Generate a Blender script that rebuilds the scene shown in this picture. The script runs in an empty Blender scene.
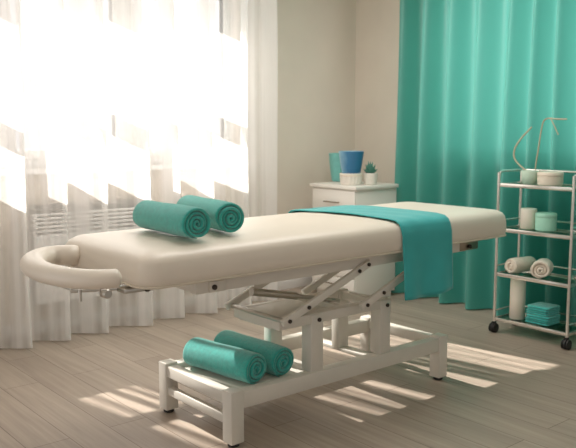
import bpy, bmesh, math, random
from mathutils import Vector, Matrix
random.seed(7)
PI = math.pi
scene = bpy.context.scene
COL = scene.collection

# ------------------------------------------------------------------ materials
def lin(c):
    return tuple(((v/255.0)/12.92 if v/255.0 <= 0.04045 else ((v/255.0+0.055)/1.055)**2.4) for v in c) + (1.0,)

def newmat(name):
    m = bpy.data.materials.new(name); m.use_nodes = True
    nt = m.node_tree
    b = nt.nodes.get('Principled BSDF')
    return m, nt, b

def setin(b, **kw):
    names = dict(color='Base Color', rough='Roughness', metal='Metallic', sheen='Sheen Weight', srough='Sheen Roughness',
                 coat='Coat Weight', spec='Specular IOR Level', trans='Transmission Weight', ior='IOR', sss='Subsurface Weight')
    for k, v in kw.items():
        b.inputs[names[k]].default_value = v

def plain(name, rgb, rough=0.5, metal=0.0, bump=0.0, bscale=200.0, var=0.0, vscale=8.0, **kw):
    """principled with a little procedural colour variation and bump"""
    m, nt, b = newmat(name)
    setin(b, color=lin(rgb), rough=rough, metal=metal, **kw)
    N, L = nt.nodes, nt.links
    tc = N.new('ShaderNodeTexCoord')
    if var > 0:
        n = N.new('ShaderNodeTexNoise'); n.inputs['Scale'].default_value = vscale; n.inputs['Detail'].default_value = 4
        L.new(tc.outputs['Object'], n.inputs['Vector'])
        r = N.new('ShaderNodeValToRGB')
        c = lin(rgb)
        r.color_ramp.elements[0].color = tuple(max(0, v*(1-var)) for v in c[:3]) + (1,)
        r.color_ramp.elements[1].color = tuple(min(1, v*(1+var)) for v in c[:3]) + (1,)
        r.color_ramp.elements[0].position = .3; r.color_ramp.elements[1].position = .7
        L.new(n.outputs['Fac'], r.inputs['Fac']); L.new(r.outputs['Color'], b.inputs['Base Color'])
    if bump > 0:
        n2 = N.new('ShaderNodeTexNoise'); n2.inputs['Scale'].default_value = bscale; n2.inputs['Detail'].default_value = 3
        L.new(tc.outputs['Object'], n2.inputs['Vector'])
        bp = N.new('ShaderNodeBump'); bp.inputs['Strength'].default_value = bump; bp.inputs['Distance'].default_value = 0.004
        L.new(n2.outputs['Fac'], bp.inputs['Height']); L.new(bp.outputs['Normal'], b.inputs['Normal'])
    return m

def floor_mat():
    m, nt, b = newmat('laminate_floor'); N, L = nt.nodes, nt.links
    tc = N.new('ShaderNodeTexCoord')
    sw = N.new('ShaderNodeMapping'); sw.inputs['Rotation'].default_value = (0, 0, PI/2)
    L.new(tc.outputs['Object'], sw.inputs['Vector'])
    br = N.new('ShaderNodeTexBrick')
    br.inputs['Scale'].default_value = 1.0
    br.inputs['Brick Width'].default_value = 1.3; br.inputs['Row Height'].default_value = 0.19
    br.inputs['Mortar Size'].default_value = 0.0022; br.inputs['Mortar Smooth'].default_value = 0.3
    br.offset = 0.37; br.squash = 1.0
    br.inputs['Color1'].default_value = (0.42, .42, .42, 1); br.inputs['Color2'].default_value = (0.65, .65, .65, 1)
    br.inputs['Mortar'].default_value = (0, 0, 0, 1); br.inputs['Bias'].default_value = 0.0
    L.new(sw.outputs['Vector'], br.inputs['Vector'])
    # grain stretched along the plank
    mp = N.new('ShaderNodeMapping'); mp.inputs['Scale'].default_value = (34, 1.6, 1)
    L.new(tc.outputs['Object'], mp.inputs['Vector'])
    n1 = N.new('ShaderNodeTexNoise'); n1.inputs['Scale'].default_value = 1.0; n1.inputs['Detail'].default_value = 6; n1.inputs['Roughness'].default_value = .62
    n1.inputs['Distortion'].default_value = .4
    L.new(mp.outputs['Vector'], n1.inputs['Vector'])
    mp2 = N.new('ShaderNodeMapping'); mp2.inputs['Scale'].default_value = (7, .55, 1)
    L.new(tc.outputs['Object'], mp2.inputs['Vector'])
    n2 = N.new('ShaderNodeTexNoise'); n2.inputs['Scale'].default_value = 1.0; n2.inputs['Detail'].default_value = 3
    L.new(mp2.outputs['Vector'], n2.inputs['Vector'])
    mix = N.new('ShaderNodeMath'); mix.operation = 'MULTIPLY_ADD'; mix.inputs[1].default_value = .55
    L.new(n1.outputs['Fac'], mix.inputs[0])
    m2 = N.new('ShaderNodeMath'); m2.operation = 'MULTIPLY'; m2.inputs[1].default_value = .45
    L.new(n2.outputs['Fac'], m2.inputs[0]); L.new(m2.outputs[0], mix.inputs[2])
    m3 = N.new('ShaderNodeMath'); m3.operation = 'MULTIPLY_ADD'; m3.inputs[1].default_value = .42
    sep = N.new('ShaderNodeSeparateColor'); L.new(br.outputs['Color'], sep.inputs['Color'])
    L.new(sep.outputs[0], m3.inputs[0]); L.new(mix.outputs[0], m3.inputs[2])
    r = N.new('ShaderNodeValToRGB')
    e = r.color_ramp.elements
    e[0].position = .45; e[0].color = lin(FLOOR_D)
    e[1].position = 1.0; e[1].color = lin(FLOOR_L)
    L.new(m3.outputs[0], r.inputs['Fac'])
    mm = N.new('ShaderNodeMixRGB'); mm.blend_type = 'MULTIPLY'; mm.inputs['Color2'].default_value = (.62, .57, .53, 1)
    L.new(br.outputs['Fac'], mm.inputs['Fac']); L.new(r.outputs['Color'], mm.inputs['Color1'])
    L.new(mm.outputs['Color'], b.inputs['Base Color'])
    b.inputs['Roughness'].default_value = .38
    b.inputs['Specular IOR Level'].default_value = .45
    bp = N.new('ShaderNodeBump'); bp.inputs['Strength'].default_value = .12; bp.inputs['Distance'].default_value = .002
    L.new(n1.outputs['Fac'], bp.inputs['Height']); L.new(bp.outputs['Normal'], b.inputs['Normal'])
    return m

def sheer_mat():
    m, nt, b = newmat('sheer_voile'); N, L = nt.nodes, nt.links
    N.remove(b)
    out = N['Material Output']
    tr = N.new('ShaderNodeBsdfTransparent'); tr.inputs['Color'].default_value = (1, 1, 1, 1)
    df = N.new('ShaderNodeBsdfDiffuse'); df.inputs['Color'].default_value = (.95, .93, .915, 1)
    tl = N.new('ShaderNodeBsdfTranslucent'); tl.inputs['Color'].default_value = (.95, .93, .915, 1)
    a = N.new('ShaderNodeMixShader'); a.inputs['Fac'].default_value = .5
    L.new(df.outputs[0], a.inputs[1]); L.new(tl.outputs[0], a.inputs[2])
    # cloth gets denser where it turns edge-on; fine thread noise
    lw = N.new('ShaderNodeLayerWeight'); lw.inputs['Blend'].default_value = .35
    tc = N.new('ShaderNodeTexCoord')
    mp = N.new('ShaderNodeMapping'); mp.inputs['Scale'].default_value = (160, 160, 6)
    L.new(tc.outputs['Object'], mp.inputs['Vector'])
    n = N.new('ShaderNodeTexNoise'); n.inputs['Scale'].default_value = 1; n.inputs['Detail'].default_value = 2
    L.new(mp.outputs['Vector'], n.inputs['Vector'])
    r = N.new('ShaderNodeMapRange'); r.inputs['From Min'].default_value = 0; r.inputs['From Max'].default_value = 1
    r.inputs['To Min'].default_value = SHEER_OP0; r.inputs['To Max'].default_value = 1.0
    L.new(lw.outputs['Facing'], r.inputs['Value'])
    ad = N.new('ShaderNodeMath'); ad.operation = 'MULTIPLY_ADD'; ad.inputs[1].default_value = .10; ad.use_clamp = True
    L.new(n.outputs['Fac'], ad.inputs[0])
    sb = N.new('ShaderNodeMath'); sb.operation = 'SUBTRACT'; sb.inputs[1].default_value = .05
    L.new(r.outputs['Result'], sb.inputs[0]); L.new(sb.outputs[0], ad.inputs[2])
    # the voile is woven in soft vertical bands of looser and denser thread
    mp2 = N.new('ShaderNodeMapping'); mp2.inputs['Scale'].default_value = (11, 0, .12)
    L.new(tc.outputs['Object'], mp2.inputs['Vector'])
    n2 = N.new('ShaderNodeTexNoise'); n2.inputs['Scale'].default_value = 1; n2.inputs['Detail'].default_value = 1.5
    L.new(mp2.outputs['Vector'], n2.inputs['Vector'])
    r2 = N.new('ShaderNodeMapRange'); r2.inputs['From Min'].default_value = .42; r2.inputs['From Max'].default_value = .58
    r2.inputs['To Min'].default_value = -.13; r2.inputs['To Max'].default_value = .34
    L.new(n2.outputs['Fac'], r2.inputs['Value'])
    ad2 = N.new('ShaderNodeMath'); ad2.operation = 'ADD'; ad2.use_clamp = True
    L.new(ad.outputs[0], ad2.inputs[0]); L.new(r2.outputs['Result'], ad2.inputs[1]); ad = ad2
    mx = N.new('ShaderNodeMixShader')
    L.new(ad.outputs[0], mx.inputs['Fac']); L.new(tr.outputs[0], mx.inputs[1]); L.new(a.outputs[0], mx.inputs[2])
    L.new(mx.outputs[0], out.inputs['Surface'])
    return m

def teal_curtain_mat():
    m, nt, b = newmat('teal_curtain_cloth'); N, L = nt.nodes, nt.links
    out = N['Material Output']
    setin(b, color=lin((62, 156, 143)), rough=.4, spec=.9, sheen=1.0, srough=.3)
    b.inputs['Sheen Tint'].default_value = (.75, 1, .95, 1)
    tl = N.new('ShaderNodeBsdfTranslucent'); tl.inputs['Color'].default_value = lin((110, 192, 178))
    tc = N.new('ShaderNodeTexCoord')
    mp = N.new('ShaderNodeMapping'); mp.inputs['Scale'].default_value = (300, 300, 60)
    L.new(tc.outputs['Object'], mp.inputs['Vector'])
    n = N.new('ShaderNodeTexNoise'); n.inputs['Scale'].default_value = 1; n.inputs['Detail'].default_value = 2
    L.new(mp.outputs['Vector'], n.inputs['Vector'])
    bp = N.new('ShaderNodeBump'); bp.inputs['Strength'].default_value = .08; bp.inputs['Distance'].default_value = .002
    L.new(n.outputs['Fac'], bp.inputs['Height']); L.new(bp.outputs['Normal'], b.inputs['Normal'])
    mx = N.new('ShaderNodeMixShader'); mx.inputs['Fac'].default_value = .18
    L.new(b.outputs[0], mx.inputs[1]); L.new(tl.outputs[0], mx.inputs[2])
    # a loosely woven cloth: a little of the window behind it comes straight through
    tr = N.new('ShaderNodeBsdfTransparent'); tr.inputs['Color'].default_value = lin((90, 205, 185))
    m2 = N.new('ShaderNodeMixShader'); m2.inputs['Fac'].default_value = .06
    L.new(mx.outputs[0], m2.inputs[1]); L.new(tr.outputs[0], m2.inputs[2])
    L.new(m2.outputs[0], out.inputs['Surface'])
    return m

def glass_mat(name, rgb=(255, 255, 255), mixf=.06):
    m, nt, b = newmat(name); N, L = nt.nodes, nt.links
    N.remove(b)
    out = N['Material Output']
    tr = N.new('ShaderNodeBsdfTransparent'); tr.inputs['Color'].default_value = lin(rgb)
    gl = N.new('ShaderNodeBsdfGlossy'); gl.inputs['Roughness'].default_value = .03
    lw = N.new('ShaderNodeLayerWeight'); lw.inputs['Blend'].default_value = .5
    pw = N.new('ShaderNodeMath'); pw.operation = 'POWER'; pw.inputs[1].default_value = 4; L.new(lw.outputs['Facing'], pw.inputs[0])
    fr = N.new('ShaderNodeMath'); fr.operation = 'MULTIPLY_ADD'; fr.inputs[1].default_value = .5; fr.inputs[2].default_value = .03; L.new(pw.outputs[0], fr.inputs[0])
    mx = N.new('ShaderNodeMixShader')
    L.new(fr.outputs[0], mx.inputs['Fac']); L.new(tr.outputs[0], mx.inputs[1]); L.new(gl.outputs[0], mx.inputs[2])
    L.new(mx.outputs[0], out.inputs['Surface'])
    return m

def ombre(name, dark, pale):
    m, nt, b = newmat(name); N, L = nt.nodes, nt.links
    tc = N.new('ShaderNodeTexCoord'); sp = N.new('ShaderNodeSeparateXYZ'); L.new(tc.outputs['Object'], sp.inputs[0])
    n = N.new('ShaderNodeTexNoise'); n.inputs['Scale'].default_value = 16; L.new(tc.outputs['Object'], n.inputs['Vector'])
    ma = N.new('ShaderNodeMath'); ma.operation = 'MULTIPLY_ADD'; ma.inputs[1].default_value = .05
    L.new(n.outputs['Fac'], ma.inputs[0]); L.new(sp.outputs['Y'], ma.inputs[2])
    r = N.new('ShaderNodeValToRGB'); mr = N.new('ShaderNodeMapRange')
    mr.inputs['From Min'].default_value = -.01; mr.inputs['From Max'].default_value = .085
    L.new(ma.outputs[0], mr.inputs['Value']); L.new(mr.outputs['Result'], r.inputs['Fac'])
    r.color_ramp.elements[0].color = lin(dark); r.color_ramp.elements[1].color = lin(pale)
    L.new(r.outputs['Color'], b.inputs['Base Color']); b.inputs['Roughness'].default_value = .3
    return m

FLOOR_D = (122, 107, 94); FLOOR_L = (186, 170, 153)
SHEER_OP0 = .50
M = {}
M['floor'] = floor_mat()
M['wall'] = plain('wall_paint', (218, 207, 192), .85, bump=.05, bscale=350, var=.03, vscale=3)
M['ceiling'] = plain('ceiling_paint', (238, 235, 228), .9, var=.01)
M['white_trim'] = plain('white_trim_paint', (236, 235, 232), .45, var=.01)
M['sheer'] = sheer_mat()
M['teal_curtain'] = teal_curtain_mat()
M['glass'] = glass_mat('window_glass')
M['leather'] = plain('cream_vinyl', (227, 216, 200), .36, bump=.06, bscale=420, var=.02, vscale=5, spec=.5)
M['leather_seam'] = plain('cream_vinyl_seam', (214, 203, 183), .5, bump=.05, bscale=300)
M['frame'] = plain('white_painted_steel', (215, 210, 198), .38, var=.015, vscale=20)
M['steel'] = plain('brushed_steel', (190, 186, 178), .28, metal=1.0, bump=.02, bscale=500)
M['chrome'] = plain('chrome_tube', (226, 221, 214), .2, metal=.85, var=.02)
M['bolt'] = plain('dark_bolt', (62, 56, 50), .4, metal=.6, var=.05)
M['black'] = plain('black_rubber', (26, 25, 24), .55, bump=.05, bscale=150, var=.05)
M['towel'] = plain('teal_terry', (34, 166, 154), .95, bump=.9, bscale=330, var=.16, vscale=60, sheen=.5, srough=.5)
M['towel_fold'] = plain('teal_terry_folded', (44, 176, 168), .95, bump=.7, bscale=300, var=.12, vscale=60, sheen=.4)
M['cream_towel'] = plain('cream_terry', (232, 220, 202), .95, bump=.8, bscale=330, var=.06, vscale=60, sheen=.3)
M['runner'] = plain('teal_runner_cloth', (38, 164, 164), .62, bump=.12, bscale=600, var=.05, vscale=12, sheen=.3, srough=.4)
M['cabinet'] = plain('white_cabinet_board', (234, 229, 220), .42, var=.01, vscale=6)
M['handle'] = plain('satin_nickel_handle', (150, 138, 122), .3, metal=.9, var=.03)
M['radiator'] = plain('radiator_enamel', (246, 245, 243), .4, var=.01)
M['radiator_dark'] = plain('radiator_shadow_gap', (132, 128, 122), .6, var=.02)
M['teal_cup'] = plain('teal_glaze', (110, 184, 178), .3, var=.08, vscale=25)
M['blue_cup'] = ombre('blue_glaze', (46, 108, 150), (150, 200, 222))
M['bowl'] = plain('white_ribbed_ceramic', (226, 218, 206), .45, bump=.1, bscale=120, var=.05, vscale=60)
M['soil'] = plain('dark_soil', (70, 58, 46), .95, bump=.6, bscale=160, var=.3, vscale=90)
M['succulent'] = plain('succulent_green', (76, 136, 118), .55, var=.15, vscale=30)
M['cream_ceramic'] = plain('cream_ceramic', (228, 214, 194), .45, var=.03, vscale=30)
M['white_wax'] = plain('white_wax', (236, 226, 210), .5, var=.02, vscale=30, sss=.1)
M['mint'] = plain('mint_ceramic', (156, 212, 188), .4, var=.05, vscale=30)
M['sage'] = plain('pale_sage_ceramic', (190, 212, 192), .4, var=.05, vscale=30)
M['wire'] = plain('cream_coated_wire', (176, 168, 140), .5, var=.05, vscale=60)
M['tray_glass'] = glass_mat('trolley_shelf_glass', (196, 226, 216))

# ------------------------------------------------------------------ mesh helpers
class MB:
    def __init__(s): s.bm = bmesh.new()
    def box(s, x0, x1, y0, y1, z0, z1, bev=0.0, seg=2):
        bm = bmesh.new()
        bmesh.ops.create_cube(bm, size=1.0)
        for v in bm.verts:
            v.co = Vector(((x0+x1)/2 + v.co.x*(x1-x0), (y0+y1)/2 + v.co.y*(y1-y0), (z0+z1)/2 + v.co.z*(z1-z0)))
        if bev > 0:
            bmesh.ops.bevel(bm, geom=bm.edges[:], offset=bev, segments=seg, affect='EDGES', profile=.5)
        s.merge(bm); return s
    def beam(s, p0, p1, w, h, bev=.003, side=Vector((0, 1, 0))):
        """rectangular bar from p0 to p1; w along `side`, h across"""
        p0, p1 = Vector(p0), Vector(p1); d = (p1-p0); L = d.length; d.normalize()
        sd = (side - d*side.dot(d)).normalized(); up = d.cross(sd)
        bm = bmesh.new(); bmesh.ops.create_cube(bm, size=1.0)
        for v in bm.verts: v.co = Vector((v.co.x*L, v.co.y*w, v.co.z*h))
        if bev > 0: bmesh.ops.bevel(bm, geom=bm.edges[:], offset=bev, segments=2, affect='EDGES', profile=.5)
        R = Matrix((d, sd, up)).transposed()
        for v in bm.verts: v.co = (p0+p1)/2 + R @ v.co
        s.merge(bm); return s
    def merge(s, bm, mat=None):
        bmesh.ops.recalc_face_normals(bm, faces=bm.faces[:])
        me = bpy.data.meshes.new('t'); bm.to_mesh(me); bm.free()
        if mat is not None: me.transform(mat)
        s.bm.from_mesh(me); bpy.data.meshes.remove(me)
    def rings(s, rings, closed=True, cap0=True, cap1=True):
        bm = bmesh.new(); R = [[bm.verts.new(p) for p in r] for r in rings]
        n = len(R[0])
        for a, b in zip(R, R[1:]):
            for i in range(n if closed else n-1):
                j = (i+1) % n
                bm.faces.new((a[i], a[j], b[j], b[i]))
        if cap0: bm.faces.new(R[0][::-1])
        if cap1: bm.faces.new(R[-1])
        s.merge(bm); return s
    def lathe(s, prof, c=(0, 0, 0), n=32, cap0=True, cap1=True):
        return s.rings([[(c[0]+r*math.cos(2*PI*i/n), c[1]+r*math.sin(2*PI*i/n), c[2]+z) for i in range(n)] for r, z in prof], True, cap0, cap1)
    def tube(s, pts, rad, n=12, closed=False, flat=1.0):
        pts = [Vector(p) for p in pts]; rings = []; N = len(pts)
        prev = None
        for i, p in enumerate(pts):
            if closed: d = pts[(i+1) % N] - pts[i-1]
            else: d = pts[min(i+1, N-1)] - pts[max(i-1, 0)]
            d.normalize()
            ref = prev if prev is not None else (Vector((0, 0, 1)) if abs(d.z) < .9 else Vector((1, 0, 0)))
            u = (ref - d*ref.dot(d)).normalized(); prev = u
            v = d.cross(u)
            r = rad[i] if isinstance(rad, (list, tuple)) else rad
            rings.append([p + u*(r*flat*math.cos(2*PI*k/n)) + v*(r*math.sin(2*PI*k/n)) for k in range(n)])
        if closed: rings.append(rings[0])
        return s.rings(rings, True, not closed, not closed)
    def disc_x(s, c, r, t, n=16, axis='y'):
        """short bevelled cylinder along an axis"""
        c = Vector(c); prof = [(r*.8, -t/2), (r, -t/2+t*.15), (r, t/2-t*.15), (r*.8, t/2)]
        rr = []
        for q, z in prof:
            ring = []
            for i in range(n):
                a = 2*PI*i/n
                if axis == 'y': ring.append(c + Vector((q*math.cos(a), z, q*math.sin(a))))
                elif axis == 'x': ring.append(c + Vector((z, q*math.cos(a), q*math.sin(a))))
                else: ring.append(c + Vector((q*math.cos(a), q*math.sin(a), z)))
            rr.append(ring)
        return s.rings(rr)
    def build(s, name, mat, parent=None, smooth=True, angle=40, subsurf=0):
        me = bpy.data.meshes.new(name)
        bmesh.ops.remove_doubles(s.bm, verts=s.bm.verts[:], dist=1e-5)
        s.bm.to_mesh(me); s.bm.free()
        o = bpy.data.objects.new(name, me); COL.objects.link(o)
        me.materials.append(M[mat] if isinstance(mat, str) else mat)
        if smooth:
            for p in me.polygons: p.use_smooth = True
            me.set_sharp_from_angle(angle=math.radians(angle))
        if subsurf:
            md = o.modifiers.new('Subsurf', 'SUBSURF'); md.levels = subsurf; md.render_levels = subsurf
        if parent is not None:
            o.parent = parent
            w = Matrix.Translation(world_loc(parent))
            me.transform(w.inverted())
        return o

def world_loc(o):
    v = Vector(o.location)
    p = o.parent
    while p is not None:
        v += Vector(p.location); p = p.parent
    return v

def tag(o, label, cat, group=None, kind=None):
    o['label'] = label; o['category'] = cat
    if group: o['group'] = group
    if kind: o['kind'] = kind
    return o

def thing(name, label, cat, loc, group=None):
    o = bpy.data.objects.new(name, None); COL.objects.link(o)
    o.location = loc; o.empty_display_size = .05
    return tag(o, label, cat, group)

def recentre(o, loc):
    """put a single-mesh thing's origin at loc (its base)"""
    o.data.transform(Matrix.Translation(-Vector(loc))); o.location = loc
    return o

def struct(o):
    o['kind'] = 'structure'; return o

def lerp(a, b, t): return a+(b-a)*t
def smooth01(t): t = max(0, min(1, t)); return t*t*(3-2*t)

# ------------------------------------------------------------------ camera
cd = bpy.data.cameras.new('camera'); cam = bpy.data.objects.new('camera', cd); COL.objects.link(cam)
F_PX = 760.0; PITCH = math.radians(7.0508); AZ = math.radians(49.980)
fwd_h = Vector((math.cos(AZ), math.sin(AZ), 0)); right = Vector((math.sin(AZ), -math.cos(AZ), 0)); upw = Vector((0, 0, 1))
fw = fwd_h*math.cos(PITCH) - upw*math.sin(PITCH); up = upw*math.cos(PITCH) + fwd_h*math.sin(PITCH)
mw = Matrix((right, up, -fw)).transposed().to_4x4(); mw.translation = (0, 0, 1.35)
cam.matrix_world = mw
cd.sensor_width = 36; cd.lens = 36*F_PX/576; cd.clip_start = .05
cd.dof.use_dof = True; cd.dof.focus_distance = 3.35; cd.dof.aperture_fstop = 4.5
scene.camera = cam

# ------------------------------------------------------------------ room shell
XR, YB, ZC = 4.90, 4.90, 2.75          # right wall plane, window wall plane, ceiling
X0, Y0 = -1.2, -1.4
T = .22
struct(MB().box(X0, XR+T, Y0, YB+T, -.12, 0).build('floor', 'floor', smooth=False))
struct(MB().box(X0, XR+T, Y0, YB+T, ZC, ZC+.12).build('ceiling', 'ceiling', smooth=False))
# window wall with a real opening
WX0, WX1, WZ0, WZ1 = 1.20, 3.60, 1.10, 2.46
w = MB()
w.box(X0, WX0, YB, YB+T, 0, ZC).box(WX1, XR+T, YB, YB+T, 0, ZC).box(WX0, WX1, YB, YB+T, 0, WZ0).box(WX0, WX1, YB, YB+T, WZ1, ZC)
struct(w.build('wall_left', 'wall', smooth=False))
# right wall with its window opening behind the teal curtain
VY0, VY1, VZ0, VZ1 = 1.30, 4.02, 1.13, 2.5
w = MB()
w.box(XR, XR+T, Y0, VY0, 0, ZC).box(XR, XR+T, VY1, YB, 0, ZC).box(XR, XR+T, VY0, VY1, 0, VZ0).box(XR, XR+T, VY0, VY1, VZ1, ZC)
struct(w.build('wall_right', 'wall', smooth=False))
struct(MB().box(X0, XR, YB-.014, YB, 0, .08, .003).build('baseboard_left', 'white_trim'))
struct(MB().box(XR-.014, XR, Y0, YB-.014, 0, .08, .003).build('baseboard_right', 'white_trim'))

# window 1 (bright, behind the sheer): frame, mullion, sashes, transom, glass, sill
def window_left():
    t = bpy.data.objects.new('window_1', None); COL.objects.link(t); t.location = (2.3, YB, WZ0); struct(t)
    ya, yb = YB+.05, YB+.12
    f = MB()
    f.box(WX0, WX0+.06, ya, yb, WZ0, WZ1, .004).box(WX1-.06, WX1, ya, yb, WZ0, WZ1, .004)
    f.box(WX0+.06, WX1-.06, ya, yb, WZ0, WZ0+.06, .004).box(WX0+.06, WX1-.06, ya, yb, WZ1-.06, WZ1, .004)
    f.build('window_frame', 'white_trim', t)
    for m0, m1 in ((1.71, 1.79), (2.60, 2.69)):
        MB().box(m0, m1, ya-.01, yb, WZ0+.06, WZ1-.06, .004).build('mullion', 'white_trim', t)
    for a, b in ((WX0+.06, 1.71), (1.79, 2.60), (2.69, WX1-.06)):
        q = MB(); y2, y3 = ya-.015, ya+.045
        q.box(a, a+.05, y2, y3, WZ0+.06, WZ1-.06, .004).box(b-.05, b, y2, y3, WZ0+.06, WZ1-.06, .004)
        q.box(a+.05, b-.05, y2, y3, WZ0+.06, WZ0+.12, .004).box(a+.05, b-.05, y2, y3, WZ1-.11, WZ1-.06, .004)
        s = q.build('sash', 'white_trim', t)
        MB().box(a+.05, b-.05, y2, y3, 1.60, 1.70, .004).build('transom_bar', 'white_trim', s)
        MB().box(a+.045, b-.045, ya+.012, ya+.018, WZ0+.115, WZ1-.105).build('glass_pane', 'glass', s, smooth=False)
    MB().box(WX0-.08, WX1+.08, YB-.10, YB+.05, WZ0-.035, WZ0, .006).build('window_sill', 'white_trim', t)
window_left()

def window_right():
    t = bpy.data.objects.new('window_2', None); COL.objects.link(t); t.location = (XR, 2.66, VZ0); struct(t)
    xa, xb = XR+.06, XR+.13
    f = MB()
    f.box(xa, xb, VY0, VY0+.06, VZ0, VZ1, .004).box(xa, xb, VY1-.06, VY1, VZ0, VZ1, .004)
    f.box(xa, xb, VY0+.06, VY1-.06, VZ0, VZ0+.06, .004).box(xa, xb, VY0+.06, VY1-.06, VZ1-.06, VZ1, .004)
    f.build('window_frame', 'white_trim', t)
    MB().box(xa+.02, xa+.026, VY0+.055, VY1-.055, VZ0+.055, VZ1-.055).build('glass_pane', 'glass', t, smooth=False)
    MB().box(XR-.06, XR+.06, VY0-.03, VY1+.03, VZ0-.03, VZ0, .006).build('window_sill', 'white_trim', t)
window_right()

# ------------------------------------------------------------------ curtains
def curtain(name, path_fn, u0, u1, n, z0, z1, nz, mat, thick=0.0):
    """path_fn(u, h) -> (x, y); h = 0 at the hem, 1 at the top"""
    bm = bmesh.new(); V = []
    for j in range(nz+1):
        h = j/nz; row = []
        for i in range(n+1):
            x, y = path_fn(u0+(u1-u0)*i/n, h)
            row.append(bm.verts.new((x, y, lerp(z0, z1, h))))
        V.append(row)
    for j in range(nz):
        for i in range(n):
            bm.faces.new((V[j][i], V[j][i+1], V[j+1][i+1], V[j+1][i]))
    mb = MB(); mb.merge(bm)
    o = mb.build(name, mat, angle=180)
    if thick:
        md = o.modifiers.new('Solidify', 'SOLIDIFY'); md.thickness = thick
    return o

# sheer: saw-tooth overlapping pleats, each leaning towards the room from left to right
edges = []
x = .35
rs = random.Random(3)
while x < 3.9:
    edges.append(x); x += rs.uniform(.25, .33)
amps = [rs.uniform(.8, 1.15) for _ in edges]
def sheer_path(u, h):
    k = max(i for i in range(len(edges)) if edges[i] <= u+1e-9) if u >= edges[0] else 0
    a = edges[k]; b = edges[k+1] if k+1 < len(edges) else a+.32
    f = (u-a)/(b-a)
    up_ = .84
    if f < up_: s = smooth01(f/up_)*.35 + (f/up_)*.65
    else: s = 1-smooth01((f-up_)/(1-up_))
    A = lerp(.17, .15, h)*amps[k]
    y = 4.70 - A*s + .008*math.sin(u*9+h*4)
    sx = u + (.022*math.sin(h*3.1+k)) * (1 if k < len(edges)-1 else .2)
    sx += lerp(.05, 0, h)*smooth01((u-3.2)/.5)     # right edge drifts outwards towards the hem
    return sx, y
sh = curtain('sheer_curtain', sheer_path, .4, 3.70, 620, .012, ZC-.001, 14, 'sheer')
tag(sh, 'long white sheer curtain hanging in pleats across the bright window', 'curtain')
recentre(sh, (2.0, 4.62, 0))

# teal curtain: soft rounded pleats
tc_c = [4.17, 3.93, 3.675, 3.42, 3.15, 2.955, 2.775, 2.58, 2.36, 2.12, 1.9, 1.68, 1.44, 1.2]
def teal_path(u, h):
    # u is the Y coordinate
    k = 0
    for i in range(len(tc_c)-1):
        if tc_c[i] >= u >= tc_c[i+1]: k = i; break
    f = (tc_c[k]-u)/(tc_c[k]-tc_c[k+1])
    w = .5+.5*math.cos(2*PI*f)
    w = w**1.25
    A = lerp(.17, .14, h)
    return 4.80 - A*w + .006*math.sin(h*5+u*7), u + .008*math.sin(h*4+u*2)
tcu = curtain('teal_curtain', teal_path, 4.215, 1.25, 420, .012, ZC-.001, 10, 'teal_curtain')
tag(tcu, 'floor length teal curtain with deep vertical pleats on the right wall', 'curtain')
recentre(tcu, (4.68, 2.7, 0))

# ------------------------------------------------------------------ radiator behind the sheer
def radiator():
    xa, xb, ya, yb, za, zb = 1.86, 2.72, 4.785, 4.86, .20, .87
    t = thing('radiator', 'white panel radiator under the window behind the sheer curtain', 'radiator', ((xa+xb)/2, 4.83, za))
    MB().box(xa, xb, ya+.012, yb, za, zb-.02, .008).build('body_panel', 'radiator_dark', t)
    g = MB()
    g.box(xa+.012, xb-.012, ya, ya+.014, za+.012, zb-.20, .004)
    g.box(xa+.012, xa+.04, ya, ya+.014, zb-.20, zb-.055, .003).box(xb-.04, xb-.012, ya, ya+.014, zb-.20, zb-.055, .003)
    for k in range(5): g.box(xa+.03, xb-.03, ya+.002, ya+.014, zb-.185+.027*k, zb-.170+.027*k, .003)
    g.build('slatted_front', 'radiator', t)
    q = MB()
    for k in range(5):
        q.box(xa+.01, xb-.01, ya+.008+k*.014, ya+.015+k*.014, zb-.025, zb-.005)
    q.box(xa, xb, ya+.004, ya+.012, zb-.05, zb, .002).box(xa, xa+.01, ya, yb, zb-.05, zb).box(xb-.01, xb, ya, yb, zb-.05, zb)
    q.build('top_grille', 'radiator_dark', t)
    for x in (xa+.12, xb-.12):
        MB().box(x-.02, x+.02, yb-.002, YB-.001, zb-.2, zb-.1, .003).build('wall_bracket', 'radiator', t)
    MB().tube([(xb-.05, 4.83, za+.005), (xb-.05, 4.83, .1), (xb-.05, 4.83, 0)], .011).build('pipe', 'radiator', t)
radiator()

# ------------------------------------------------------------------ cabinet in the corner
def cabinet():
    xa, xb, ya, yb, zt = 4.13, 4.60, 4.11, 4.62, .92
    t = thing('drawer_cabinet', 'white drawer cabinet standing in the corner beside the teal curtain', 'cabinet', ((xa+xb)/2, (ya+yb)/2, 0))
    MB().box(xa+.018, xb, ya+.008, yb-.008, .05, zt-.028, .003).build('carcass', 'cabinet', t)
    MB().box(xa-.012, xb+.004, ya-.012, yb+.012, zt-.028, zt, .005).build('cabinet_top', 'cabinet', t)
    MB().box(xa+.04, xb-.02, ya+.03, yb-.03, 0, .052).build('plinth', 'cabinet', t)
    zs = [.055, .19, .325, .46, .665, .885]
    for a, b in zip(zs, zs[1:]):
        d = MB().box(xa, xa+.02, ya+.012, yb-.012, a+.004, b-.004, .004).build('drawer', 'cabinet', t)
        zm = (a+b)/2+.01; ym = (ya+yb)/2
        h = MB()
        h.tube([(xa-.022, ym-.085, zm), (xa-.024, ym, zm), (xa-.022, ym+.085, zm)], .006, 10)
        for s in (-.07, .07): h.tube([(xa-.022, ym+s, zm), (xa+.002, ym+s, zm)], .005, 8)
        h.build('handle', 'handle', d)
cabinet()

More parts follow.
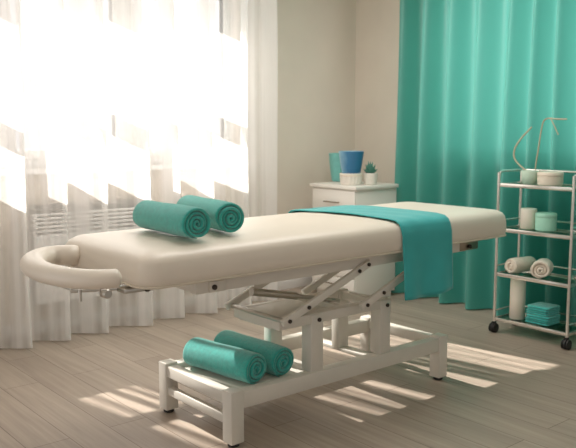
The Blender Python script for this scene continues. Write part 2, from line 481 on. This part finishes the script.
# things on the cabinet (top at z = .92)
def cup(name, label, cat, c, r0, r1, h, mat, parent_mats=None, wall=.006, n=32):
    mb = MB()
    prof = [(r0*.9, 0), (r0, .004)] + [(lerp(r0, r1, t)+.004*math.sin(PI*t), h*t) for t in (.2, .4, .6, .8, 1)]
    prof += [(r1-wall*.5, h+.002), (r1-wall, h-.002)] + [(lerp(r0, r1, t)-wall, h*t) for t in (.7, .4, .1)]
    mb.lathe(prof, c, n)
    o = mb.build(name, mat)
    tag(o, label, cat); recentre(o, c)
    return o
zc = .9205
cup('flared_cup', 'teal flared cup at the back left of the cabinet top', 'cup', (4.455, 4.64, zc), .058, .085, .235, 'teal_cup')
bc = (4.250, 4.285)
t = thing('ribbed_bowl', 'white ribbed bowl at the front of the cabinet top', 'bowl', (bc[0], bc[1], zc))
rings = []
for r, z in ((.072, 0), (.08, .005), (.084, .03), (.087, .06), (.088, .088), (.084, .092), (.080, .088), (.078, .05), (.07, .012)):
    rings.append([(bc[0]+(r+.0022*math.cos(18*2*PI*i/144)*(1 if r > .079 else 0))*math.cos(2*PI*i/144), bc[1]+(r+.0022*math.cos(18*2*PI*i/144)*(1 if r > .079 else 0))*math.sin(2*PI*i/144), zc+z) for i in range(144)])
MB().rings(rings).build('bowl_body', 'bowl', t)
MB().lathe([(.0875, .068), (.0905, .072), (.0905, .080), (.0875, .084)], (bc[0], bc[1], zc), 48, False, False).build('rim_band', 'cream_ceramic', t)
cup('flared_cup', 'blue flared cup with one pale side standing in the white ribbed bowl', 'cup', (4.250, 4.285, zc+.0125), .056, .100, .250, 'blue_cup')
# succulent in a small pot
sx, sy = 4.375, 4.195
t = thing('potted_succulent', 'small potted succulent in a cream pot near the cabinet edge', 'potted plant', (sx, sy, zc))
MB().lathe([(.044, 0), (.049, .004), (.056, .06), (.058, .085), (.055, .092), (.05, .086), (.048, .07)], (sx, sy, zc), 32).build('pot', 'bowl', t)
MB().lathe([(.049, .070), (.03, .076), (.005, .079)], (sx, sy, zc), 24, True, True).build('soil', 'soil', t)
lf = MB()
for ring, (cnt, tilt, ln) in enumerate(((8, 55, .07), (7, 30, .085), (4, 10, .10))):
    for k in range(cnt):
        a = 2*PI*k/cnt + ring*.4
        d = Vector((math.cos(a)*math.sin(math.radians(tilt)), math.sin(a)*math.sin(math.radians(tilt)), math.cos(math.radians(tilt))))
        base = Vector((sx, sy, zc+.074))
        pts = [base + d*(ln*q) + Vector((0, 0, .012*q*q)) for q in (0, .2, .45, .7, .9, 1)]
        lf.tube(pts, [.006, .011, .014, .011, .005, .001], 8, flat=.55)
lf.build('leaves', 'succulent', t)

# ------------------------------------------------------------------ treatment table
BX0, BX1, BY0, BY1 = 1.350, 3.665, 2.42, 3.19
BZ0, BZT = .757, .918
PROF = [(.05, BZ0), (.018, BZ0+.004), (.004, BZ0+.02), (0, BZ0+.05), (.002, BZ0+.085), (.008, BZ0+.118), (.02, BZ0+.137), (.042, BZ0+.149), (.095, BZ0+.156), (.2, BZ0+.160), (.30, BZ0+.161)]
def rrect(x0, x1, y0, y1, r, n=10):
    pts = []
    for cx, cy, a0 in ((x1-r, y1-r, 0), (x0+r, y1-r, PI/2), (x0+r, y0+r, PI), (x1-r, y0+r, 1.5*PI)):
        for i in range(n+1):
            a = a0+PI/2*i/n; pts.append((cx+r*math.cos(a), cy+r*math.sin(a)))
    return pts
def table():
    t = thing('treatment_table', 'cream padded massage table on a white steel scissor base', 'massage table', (2.46, 2.81, 0))
    rings = []
    for ins, z in PROF:
        r = max(.075-ins*.3, .03)
        rings.append([(x, y, z) for x, y in rrect(BX0+ins, BX1-ins, BY0+ins, BY1-ins, r)])
    # left end of the pad slopes down a little
    def bend(p):
        x, y, z = p
        k = max(0, (1.95-x)/.6); 
        return (x, y, z - .024*k*k*smooth01((z-BZ0)/.1))
    MB().rings([[bend(p) for p in r] for r in rings]).build('cushion', 'leather', t, angle=70)
    pad = t.children[0]
    # welt along the lower edge
    loop = [(x, y, BZ0+.012) for x, y in rrect(BX0+.004, BX1-.004, BY0+.004, BY1-.004, .072)]
    MB().tube(loop, .005, 8, closed=True).build('welt', 'leather_seam', pad)
    # face cradle: horseshoe
    ctrl = [(1.362, 2.975, .826), (1.312, 3.045, .825), (1.245, 3.055, .824), (1.165, 2.985, .823), (1.116, 2.86, .822), (1.103, 2.72, .821), (1.125, 2.59, .821), (1.168, 2.505, .821), (1.222, 2.458, .822), (1.270, 2.442, .824)]
    pts = catmull(ctrl, 8)
    n = len(pts); rad = []
    for i in range(n):
        q = i/(n-1); e = min(q, 1-q)
        rad.append((.055-.013*q)*(1 if e > .05 else math.sqrt(max(.05, 1-((.05-e)/.05)**2))))
    cr = MB().tube(pts, rad, 20, flat=.8).build('face_cradle', 'leather', t, angle=80)
    cb = MB()
    cb.beam((1.17, 2.66, .752), (1.50, 2.56, .742), .022, .012)
    cb.beam((1.17, 2.94, .752), (1.50, 3.0, .742), .022, .012)
    cb.beam((1.185, 2.655, .757), (1.185, 2.945, .757), .03, .01, side=Vector((1, 0, 0)))
    cb.box(1.33, 1.47, 2.535, 2.60, .738, .756, .003)
    cb.tube([(1.195, 2.63, .76), (1.195, 2.63, .715)], .007, 10)
    br = cb.build('cradle_bracket', 'steel', cr)
    MB().disc_x((1.285, 2.60, .738), .019, .045, axis='y').build('clamp_knob', 'steel', cr)
    MB().disc_x((1.425, 2.535, .747), .012, .02, axis='y').build('bolt', 'bolt', cr)
    # underframe
    YN0, YN1, YF0, YF1 = 2.497, 2.537, 3.03, 3.07
    u = MB()
    u.box(1.62, 3.36, YN0, YN1, .700, .756, .004).box(1.62, 3.36, YF0, YF1, .700, .756, .004)
    for x in (1.64, 2.3, 2.95, 3.32): u.box(x-.02, x+.02, YN1-.002, YF0+.002, .706, .750, .003)
    uf = u.build('underframe', 'frame', t)
    MB().box(1.68, 1.76, YN0-.012, YN0+.004, .702, .748, .004).build('end_bracket', 'frame', uf)
    MB().box(3.30, 3.46, YN0-.004, YN1+.02, .702, .757, .004).build('corner_plate', 'handle', uf)
    for x in (1.70, 3.37): MB().disc_x((x, YN0-.014, .724), .011, .016).build('bolt', 'bolt', uf)
    # base: four legs, rails, cross bars
    def leg(xa, ya):
        l = MB().box(xa, xa+.068, ya, ya+.068, .018, .25, .005).build('leg', 'frame', t)
        MB().lathe([(.022, .0), (.026, .004), (.026, .016), (.016, .02)], (xa+.034, ya+.034, 0), 20).build('rubber_foot', 'black', l)
    for xa in (1.80, 3.175):
        for ya in (2.515, 3.045): leg(xa, ya)
    for ya in (2.521, 3.049):
        MB().box(1.866, 3.177, ya, ya+.058, .165, .238, .005).build('base_rail', 'frame', t)
    for xa in (1.806, 3.18):
        MB().box(xa, xa+.055, 2.581, 3.047, .185, .238, .005).build('cross_bar', 'frame', t)
    lo = MB().box(1.81, 1.842, 2.581, 3.047, .095, .135, .005)
    lo.build('lower_bar', 'frame', t)
    # tray between the rails that carries the towels
    MB().box(1.848, 2.40, 2.575, 3.052, .2, .216, .004).build('towel_shelf', 'frame', t)
    # pedestal posts and upper frame
    PN0, PN1, PF0, PF1 = 2.53, 2.60, 2.83, 2.885
    for xa, w in ((2.265, .075), (2.725, .075)):
        for ya, yb in ((PN0, PN1), (PF0, PF1)):
            z0 = .236 if ya == PN0 else .19
            p = MB().box(xa, xa+w, ya, yb, z0, .508, .005).build('post', 'frame', t)
            MB().disc_x((xa+w*.62, ya-.003, .482), .010, .012).build('bolt', 'bolt', p)
    MB().box(2.73, 2.79, 2.57, 3.06, .185, .205, .003).build('base_plate', 'frame', t)
    f = MB()
    for ya, yb in ((PN0+.006, PN1-.006), (PF0+.006, PF1-.006)): f.box(2.08, 2.80, ya, yb, .466, .512, .004)
    for x in (2.10, 2.52, 2.77): f.box(x-.02, x+.02, PN1-.008, PF0+.008, .462, .506, .003)
    f.build('lift_frame', 'frame', t)
    MB().box(2.09, 2.42, PN1-.006, PF0+.006, .498, .512, .002).build('cover_plate', 'frame', t)
    # parallel lift arms
    for ya in (PN0-.045, PF1+.020):
        sgn = -1 if ya < 2.7 else 1
        for xa, xb in ((2.075, 2.585), (2.56, 3.07)):
            a = MB().beam((xa-.02, ya, .512), (xb+.012, ya, .724), .022, .034).build('lift_arm', 'frame', t)
            for q in (.02, .24, .86, .98):
                MB().disc_x((lerp(xa, xb, q), ya+sgn*.016, lerp(.518, .722, q)), .009, .010).build('bolt', 'bolt', a)
    # cross spindles and the actuator strut
    for x, z in ((2.085, .516), (2.57, .716), (3.05, .716)): MB().tube([(x, PN0-.045, z), (x, PF1+.02, z)], .012, 12).build('spindle', 'steel', t)
    
    MB().tube([(2.02, 2.66, .632), (2.3, 2.68, .57)], .018, 14).tube([(2.3, 2.68, .57), (2.6, 2.70, .50)], .011, 12).build('actuator', 'steel', t)
def catmull(c, k):
    P = [Vector(p) for p in c]; P = [P[0]*2-P[1]] + P + [P[-1]*2-P[-2]]
    out = []
    for i in range(1, len(P)-2):
        for j in range(k):
            t = j/k; a, b, cc, d = P[i-1], P[i], P[i+1], P[i+2]
            out.append(.5*((2*b)+(cc-a)*t+(2*a-5*b+4*cc-d)*t*t+(3*b-a-3*cc+d)*t**3))
    out.append(P[-2]); return out
table()

# ------------------------------------------------------------------ rolled towels
def rolled(name, label, cat, base, ang, R, L, turns, mat, group=None, seed=0, start=-PI/2, squash=.95):
    """spiral roll lying on `base` (centre of its near end, at the surface), axis pointing along angle `ang` (from near end to far end)"""
    rr = random.Random(seed)
    per = 44; n = int(turns*per)
    pitch = (R-.010)/turns
    ph = [rr.uniform(0, 6.28) for _ in range(3)]
    sec_o, sec_i = [], []
    for i in range(n+1):
        th = 2*PI*i/per
        ro = .010 + pitch*(i/per)
        if i/per < 1: pass
        ro *= 1+.018*math.sin(2*th+ph[0])+.01*math.sin(3*th+ph[1])
        tk = pitch*.84*(1 if i < n-5 else max(.25, (n-i)/5))
        a = start - 2*PI*turns + th
        tk0 = pitch*.93
        s_ = 1 if i < n-9 else max(.3, (n-i)/9)
        sec_i.append((max(ro-tk0, .001), a)); sec_o.append((max(ro-tk0, .001)+tk0*s_, a))
    stations = [(0, .55, .0), (.006, .86, 0), (.016, 1, 0), (L*.33, 1, .002), (L*.66, 1, -.001), (L-.016, 1, 0), (L-.006, .86, 0), (L, .55, 0)]
    bm = bmesh.new(); rows = []
    zR = R*squash
    for d, sc, sw in stations:
        row = []
        m = len(sec_o)
        for i, ((ro, a), (ri, _)) in enumerate(zip(sec_o, sec_i)):
            mid = (ro+ri)/2; half = (ro-ri)/2*sc
            # the end of each turn stands out a touch unevenly
            dd = d + (.005*math.sin(a*.5+ph[2]) + .004*(1-i/m))*(-1 if d < L/2 else 1)*(1 if (d < .02 or d > L-.02) else 0)
            o_ = mid+half+sw; i_ = mid-half
            row.append(((o_*math.cos(a), dd, o_*math.sin(a)*squash), (i_*math.cos(a), dd, i_*math.sin(a)*squash)))
        rows.append([(bm.verts.new(p), bm.verts.new(q)) for p, q in row])
    for A, B in zip(rows, rows[1:]):
        for i in range(len(A)-1):
            bm.faces.new((A[i][0], A[i+1][0], B[i+1][0], B[i][0]))
            bm.faces.new((A[i+1][1], A[i][1], B[i][1], B[i+1][1]))
        bm.faces.new((A[0][1], A[0][0], B[0][0], B[0][1])); bm.faces.new((A[-1][0], A[-1][1], B[-1][1], B[-1][0]))
    for A, rev in ((rows[0], 0), (rows[-1], 1)):
        for i in range(len(A)-1):
            f = (A[i][0], A[i][1], A[i+1][1], A[i+1][0]); bm.faces.new(f[::-1] if rev else f)
    mb = MB()
    mz = min(v.co.z for v in bm.verts)
    M4 = Matrix.Translation(Vector(base)) @ Matrix.Rotation(ang-PI/2, 4, 'Z') @ Matrix.Translation((0, 0, -mz))
    mb.merge(bm, M4)
    o = mb.build(name, mat, angle=75)
    tag(o, label, cat, group); recentre(o, base)
    return o
gt = 'teal rolled towels'
ZB = .9185
rolled('rolled_towel', 'teal rolled towel on the table pad, nearer the face cradle', 'towel', (1.658, 2.535, ZB-.0040), math.radians(89), .076, .42, 4, 'towel', gt, 1)
rolled('rolled_towel', 'teal rolled towel on the table pad, nearer the runner cloth', 'towel', (1.856, 2.580, ZB), math.radians(80), .077, .46, 4, 'towel', gt, 2, start=-PI*.7)
rolled('rolled_towel', 'teal rolled towel on the lower shelf, on the side by the end bar', 'towel', (2.012, 2.612, .2165), math.radians(98), .083, .42, 4, 'towel', gt, 3)
rolled('rolled_towel', 'teal rolled towel on the lower shelf, on the side by the post', 'towel', (2.179, 2.625, .2165), math.radians(93), .082, .44, 4, 'towel', gt, 4, start=-PI*.65)

# ------------------------------------------------------------------ runner cloth over the pad
def runner():
    off = .007
    path = [(BY1+off, .80), (BY1+off, BZ0+.085)]
    for ins, z in PROF[5:]: path.append((BY1-ins+off*.6, z+off*.8))
    path[-1] = (BY1-.30, PROF[-1][1]+off)
    path.append(((BY0+BY1)/2, PROF[-1][1]+off))
    near = [(BY0+ins-off*.6, z+off*.8) for ins, z in PROF[5:]]
    near[-1] = (BY0+.30, PROF[-1][1]+off)
    path += near[::-1]
    path += [(BY0-off, BZ0+.085), (BY0-off-.002, BZ0+.05), (BY0-off-.004, BZ0)]
    for k in range(1, 11): path.append((BY0-off-.004-.0006*k, lerp(BZ0, .535, k/10)))
    xs = [2.745+.375*i/40 for i in range(41)]
    bm = bmesh.new(); V = []
    nh = len(path)
    for j, (y, z) in enumerate(path):
        row = []
        hang = max(0, (BZ0+.05-z)/.27) if y < BY0 else 0
        top = 1 if z > .9 else 0
        far = smooth01((y-2.45)/.7)
        for i, x in enumerate(xs):
            f = i/40
            xx = x - .075*far*(1-f) - .055*far*f + hang*(.006-.012*(1-f))
            yy = y - hang*(.012*math.sin(f*PI*3.2+.5) + .012)
            zz = z + top*.0016*(1+math.sin(f*17+y*14)) - hang*.006*math.sin(f*4)
            row.append(bm.verts.new((xx, yy, zz)))
        V.append(row)
    for a, b in zip(V, V[1:]):
        for i in range(40): bm.faces.new((a[i], a[i+1], b[i+1], b[i]))
    mb = MB(); mb.merge(bm)
    o = mb.build('runner_cloth', 'runner', angle=180)
    md = o.modifiers.new('Solidify', 'SOLIDIFY'); md.thickness = .005; md.offset = 0
    tag(o, 'teal cloth runner draped across the massage table and hanging down its side', 'cloth')
    recentre(o, (2.94, 2.8, BZ0+.161))
runner()

# ------------------------------------------------------------------ trolley
CX0, CX1, CY0, CY1 = 4.27, 4.53, 2.40, 2.93
SH = [.100, .405, .705, 1.000]
def trolley():
    t = thing('trolley', 'chrome four tier trolley on black castors before the teal curtain', 'trolley', ((CX0+CX1)/2, (CY0+CY1)/2, 0))
    for x in (CX0, CX1):
        for y in (CY0, CY1):
            p = MB().tube([(x, y, .076), (x, y, .5), (x, y, 1.075)], .0095, 14).build('post', 'chrome', t)
            c = MB()
            c.tube([(x, y, .088), (x, y, .06)], .008, 10)
            sg = -1
            c.box(x-.012, x+.012, y-.012, y-.008, .025, .073, .002).box(x-.012, x+.012, y+.008, y+.012, .025, .073, .002).box(x-.012, x+.012, y-.012, y+.012, .066, .075, .002)
            cs = c.build('castor', 'black', t)
            MB().disc_x((x-.004, y, .0325), .0325, .015, 24).build('wheel', 'black', cs)
            MB().disc_x((x-.004, y-.0165, .0325), .031, .012, 24).disc_x((x-.004, y+.0165, .0325), .031, .011, 24).build('wheel_cover', 'black', cs)
    for z in SH:
        s = MB()
        s.box(CX0-.002, CX0+.006, CY0+.006, CY1-.006, z-.02, z+.004, .002).box(CX1-.006, CX1+.002, CY0+.006, CY1-.006, z-.02, z+.004, .002)
        s.box(CX0+.004, CX1-.004, CY0-.002, CY0+.006, z-.02, z+.004, .002).box(CX0+.004, CX1-.004, CY1-.006, CY1+.002, z-.02, z+.004, .002)
        sh = MB().box(CX0+.005, CX1-.005, CY0+.005, CY1-.005, z-.006, z, .0015).build('glass_shelf', 'tray_glass', t)
        s.build('shelf_frame', 'chrome', sh)
        zt = z + (.083 if z > .9 else .05)
        r = .006
        k = .035 if z > .9 else .008
        pts = [(CX0, CY1, zt-k), (CX0+k*.35, CY1, zt-k*.3), (CX0+k, CY1, zt), (CX1-.03, CY1, zt), (CX1-.008, CY1-.008, zt), (CX1, CY1-.03, zt),
               (CX1, CY0+.03, zt), (CX1-.008, CY0+.008, zt), (CX1-.03, CY0, zt), (CX0+k, CY0, zt), (CX0+k*.35, CY0, zt-k*.3), (CX0, CY0, zt-k)]
        MB().tube(pts, r if z < .9 else .0085, 10).build('guard_rail', 'chrome', sh)
trolley()

# things on the trolley
def lathe_thing(name, label, cat, c, prof, mat, group=None):
    o = MB().lathe(prof, c, 36).build(name, mat, angle=50); tag(o, label, cat, group); recentre(o, c); return o
def jar(c, r, h, e=.006): return [(r-e, 0), (r, e), (r, h-e), (r-e*.4, h-e*.2), (r-e*1.4, h), (r-e*2, h-.004), (r-e*2.2, h-.012), (.004, h-.013)]
e = .0008
lathe_thing('bowl', 'pale sage green bowl on the top tier of the trolley', 'bowl', (4.40, 2.785, SH[3]+e), [(.040, 0), (.046, .004), (.053, .04), (.057, .082), (.055, .086), (.051, .082), (.047, .04), (.004, .02)], 'sage')
t = thing('jar', 'wide cream lidded jar on the top tier of the trolley', 'jar', (4.40, 2.637, SH[3]+e))
MB().lathe([(.072, 0), (.077, .004), (.079, .03), (.079, .058), (.077, .06)], (4.40, 2.637, SH[3]+e), 40).build('jar_body', 'cream_ceramic', t)
MB().lathe([(.077, .0605), (.081, .063), (.081, .078), (.076, .084), (.03, .087), (.002, .087)], (4.40, 2.637, SH[3]+e), 40).build('lid', 'cream_ceramic', t)
lathe_thing('pillar_candle', 'white pillar candle on the second tier beside the mint jar', 'candle', (4.40, 2.782, SH[2]+e), [(.048, 0), (.052, .004), (.052, .128), (.048, .134), (.04, .134), (.02, .130), (.002, .129)], 'white_wax')
t = thing('jar', 'mint green jar on the second tier beside the white candle', 'jar', (4.40, 2.655, SH[2]+e))
MB().lathe(jar(0, .066, .09), (4.40, 2.655, SH[2]+e), 40).build('jar_body', 'mint', t)
MB().lathe([(.062, .0795), (.067, .0905), (.067, .109), (.062, .115), (.002, .116)], (4.40, 2.655, SH[2]+e), 40).build('lid', 'mint', t)
rolled('rolled_towel', 'cream rolled towel on the third tier, farther from the front corner', 'towel', (4.300, 2.838, SH[1]+e), math.radians(-8), .063, .20, 3, 'cream_towel', None, 11)
rolled('rolled_towel', 'cream rolled towel on the third tier, with its spiral end by the front post', 'towel', (4.298, 2.615, SH[1]+e), math.radians(22), .072, .14, 3, 'cream_towel', None, 12)
t = thing('bottle', 'tall white cylinder bottle on the bottom tier of the trolley', 'bottle', (4.37, 2.822, SH[0]+e))
MB().lathe([(.046, 0), (.050, .005), (.050, .245), (.047, .252), (.047, .254)], (4.37, 2.822, SH[0]+e), 36).build('bottle_body', 'white_wax', t)
MB().lathe([(.0485, .2545), (.0495, .258), (.0495, .276), (.045, .281), (.002, .282)], (4.37, 2.822, SH[0]+e), 36).build('cap', 'white_wax', t)
zt = SH[0]+e
words = ['lowest of the folded teal towels on the bottom tier of the trolley', 'second from below of the folded teal towels on the bottom tier', 'third from below of the folded teal towels on the bottom tier', 'topmost of the folded teal towels on the bottom tier of the trolley']
for k in range(4):
    h = .030
    bm = bmesh.new()
    L_, W_ = .172-.005*k, .165
    # folded towel: rounded folded edge facing out, two layers visible
    cx, cy = 4.395+.003*(-1)**k, 2.645+.004*(-1)**k
    mb = MB()
    for q in range(2):
        z0 = zt+h*k+q*h/2
        mb.rings([[(x, y, z) for x, y in rrect(cx-W_/2+i, cx+W_/2-i, cy-L_/2+i, cy+L_/2-i, .02, 5)] for i, z in ((.012, z0+.0003), (.003, z0+.003), (0, z0+h/4), (.003, z0+h/2-.003), (.012, z0+h/2-.0003))])
    o = mb.build('folded_towel', 'towel_fold', angle=70)
    tag(o, words[k], 'towel', 'folded teal towels on the trolley'); recentre(o, (cx, cy, zt+h*k))
# bent wire ornament rising behind the jars
t = thing('wire_stand', 'thin cream bent wire stand looping up above the top tier', 'wire stand', (4.487, 2.80, SH[3]+e))
MB().lathe([(.024, 0), (.026, .003), (.024, .008), (.005, .010)], (4.487, 2.80, SH[3]+e), 28).build('foot', 'wire', t)
zz = SH[3]
MB().tube(catmull([(4.487, 2.80, zz+.008), (4.487, 2.83, zz+.06), (4.487, 2.90, zz+.10), (4.487, 2.962, zz+.16), (4.487, 2.962, zz+.225), (4.487, 2.92, zz+.29), (4.487, 2.865, zz+.345), (4.487, 2.84, zz+.37)], 6), .006, 10).build('looped_wire', 'wire', t)
MB().tube(catmull([(4.487, 2.80, zz+.008), (4.487, 2.80, zz+.11), (4.487, 2.785, zz+.22), (4.487, 2.77, zz+.34), (4.487, 2.755, zz+.405), (4.487, 2.72, zz+.425), (4.487, 2.66, zz+.42), (4.487, 2.59, zz+.418)], 6), .005, 10).build('upright_wire', 'wire', t)
MB().tube(catmull([(4.487, 2.705, zz+.424), (4.487, 2.675, zz+.375), (4.487, 2.645, zz+.32)], 6), .004, 10).build('side_wire', 'wire', t)

# ------------------------------------------------------------------ light
SUN_TAN, SUN_DX = .86, .17
sd = bpy.data.lights.new('sun', 'SUN'); so = bpy.data.objects.new('sun', sd); COL.objects.link(so)
so.location = (2.6, 9, 6)
d = Vector((SUN_DX, -1, -SUN_TAN)).normalized()
so.rotation_euler = d.to_track_quat('-Z', 'Y').to_euler()
sd.energy = 13.5; sd.angle = math.radians(.5); sd.color = (1, .93, .86)

wd = bpy.data.worlds.new('world'); scene.world = wd; wd.use_nodes = True
nt = wd.node_tree; N, L = nt.nodes, nt.links
bg = N['Background']
tc = N.new('ShaderNodeTexCoord'); sp = N.new('ShaderNodeSeparateXYZ'); L.new(tc.outputs['Generated'], sp.inputs[0])
# brighter hazy sky on the sun's side, dimmer behind
mr = N.new('ShaderNodeMapRange'); mr.inputs['From Min'].default_value = -.4; mr.inputs['From Max'].default_value = .6
mr.inputs['To Min'].default_value = .27; mr.inputs['To Max'].default_value = .80
L.new(sp.outputs['Y'], mr.inputs['Value'])
cr = N.new('ShaderNodeValToRGB'); cr.color_ramp.elements[0].color = (1, .92, .86, 1); cr.color_ramp.elements[1].color = (1, .98, .97, 1)
mr2 = N.new('ShaderNodeMapRange'); mr2.inputs['From Min'].default_value = -.4; mr2.inputs['From Max'].default_value = .6
L.new(sp.outputs['Y'], mr2.inputs['Value']); L.new(mr2.outputs['Result'], cr.inputs['Fac'])
L.new(cr.outputs['Color'], bg.inputs['Color']); L.new(mr.outputs['Result'], bg.inputs['Strength'])

def area(name, loc, aim, sx, sy, power, col):
    a = bpy.data.lights.new(name, 'AREA'); a.shape = 'RECTANGLE'; a.size = sx; a.size_y = sy; a.energy = power; a.color = col
    o = bpy.data.objects.new(name, a); COL.objects.link(o); o.location = loc
    o.rotation_euler = (Vector(aim)-Vector(loc)).to_track_quat('-Z', 'Y').to_euler()
    return o
area('window_skylight', (2.3, 5.45, 1.8), (2.3, 0, 1.6), 2.9, 1.6, 6, (1, .97, .95))
area('ceiling_fill', (2.8, 3.15, 2.70), (2.8, 3.1501, 0), 2.2, 1.4, 28, (1, .95, .89))  # added fill light, no real fixture: lifts upward-facing surfaces and the floor
area('right_window_skylight', (5.35, 2.66, 1.85), (0, 2.66, 1.7), 2.8, 1.5, 42, (1, .97, .93))

scene.view_settings.view_transform = 'Standard'
scene.view_settings.look = 'None'
scene.view_settings.exposure = 0.66
scene.view_settings.gamma = 1.12
try:
    scene.cycles.max_bounces = 10; scene.cycles.transparent_max_bounces = 16; scene.cycles.diffuse_bounces = 5
    scene.cycles.use_denoising = True
    scene.cycles.sample_clamp_indirect = 8
except Exception: pass
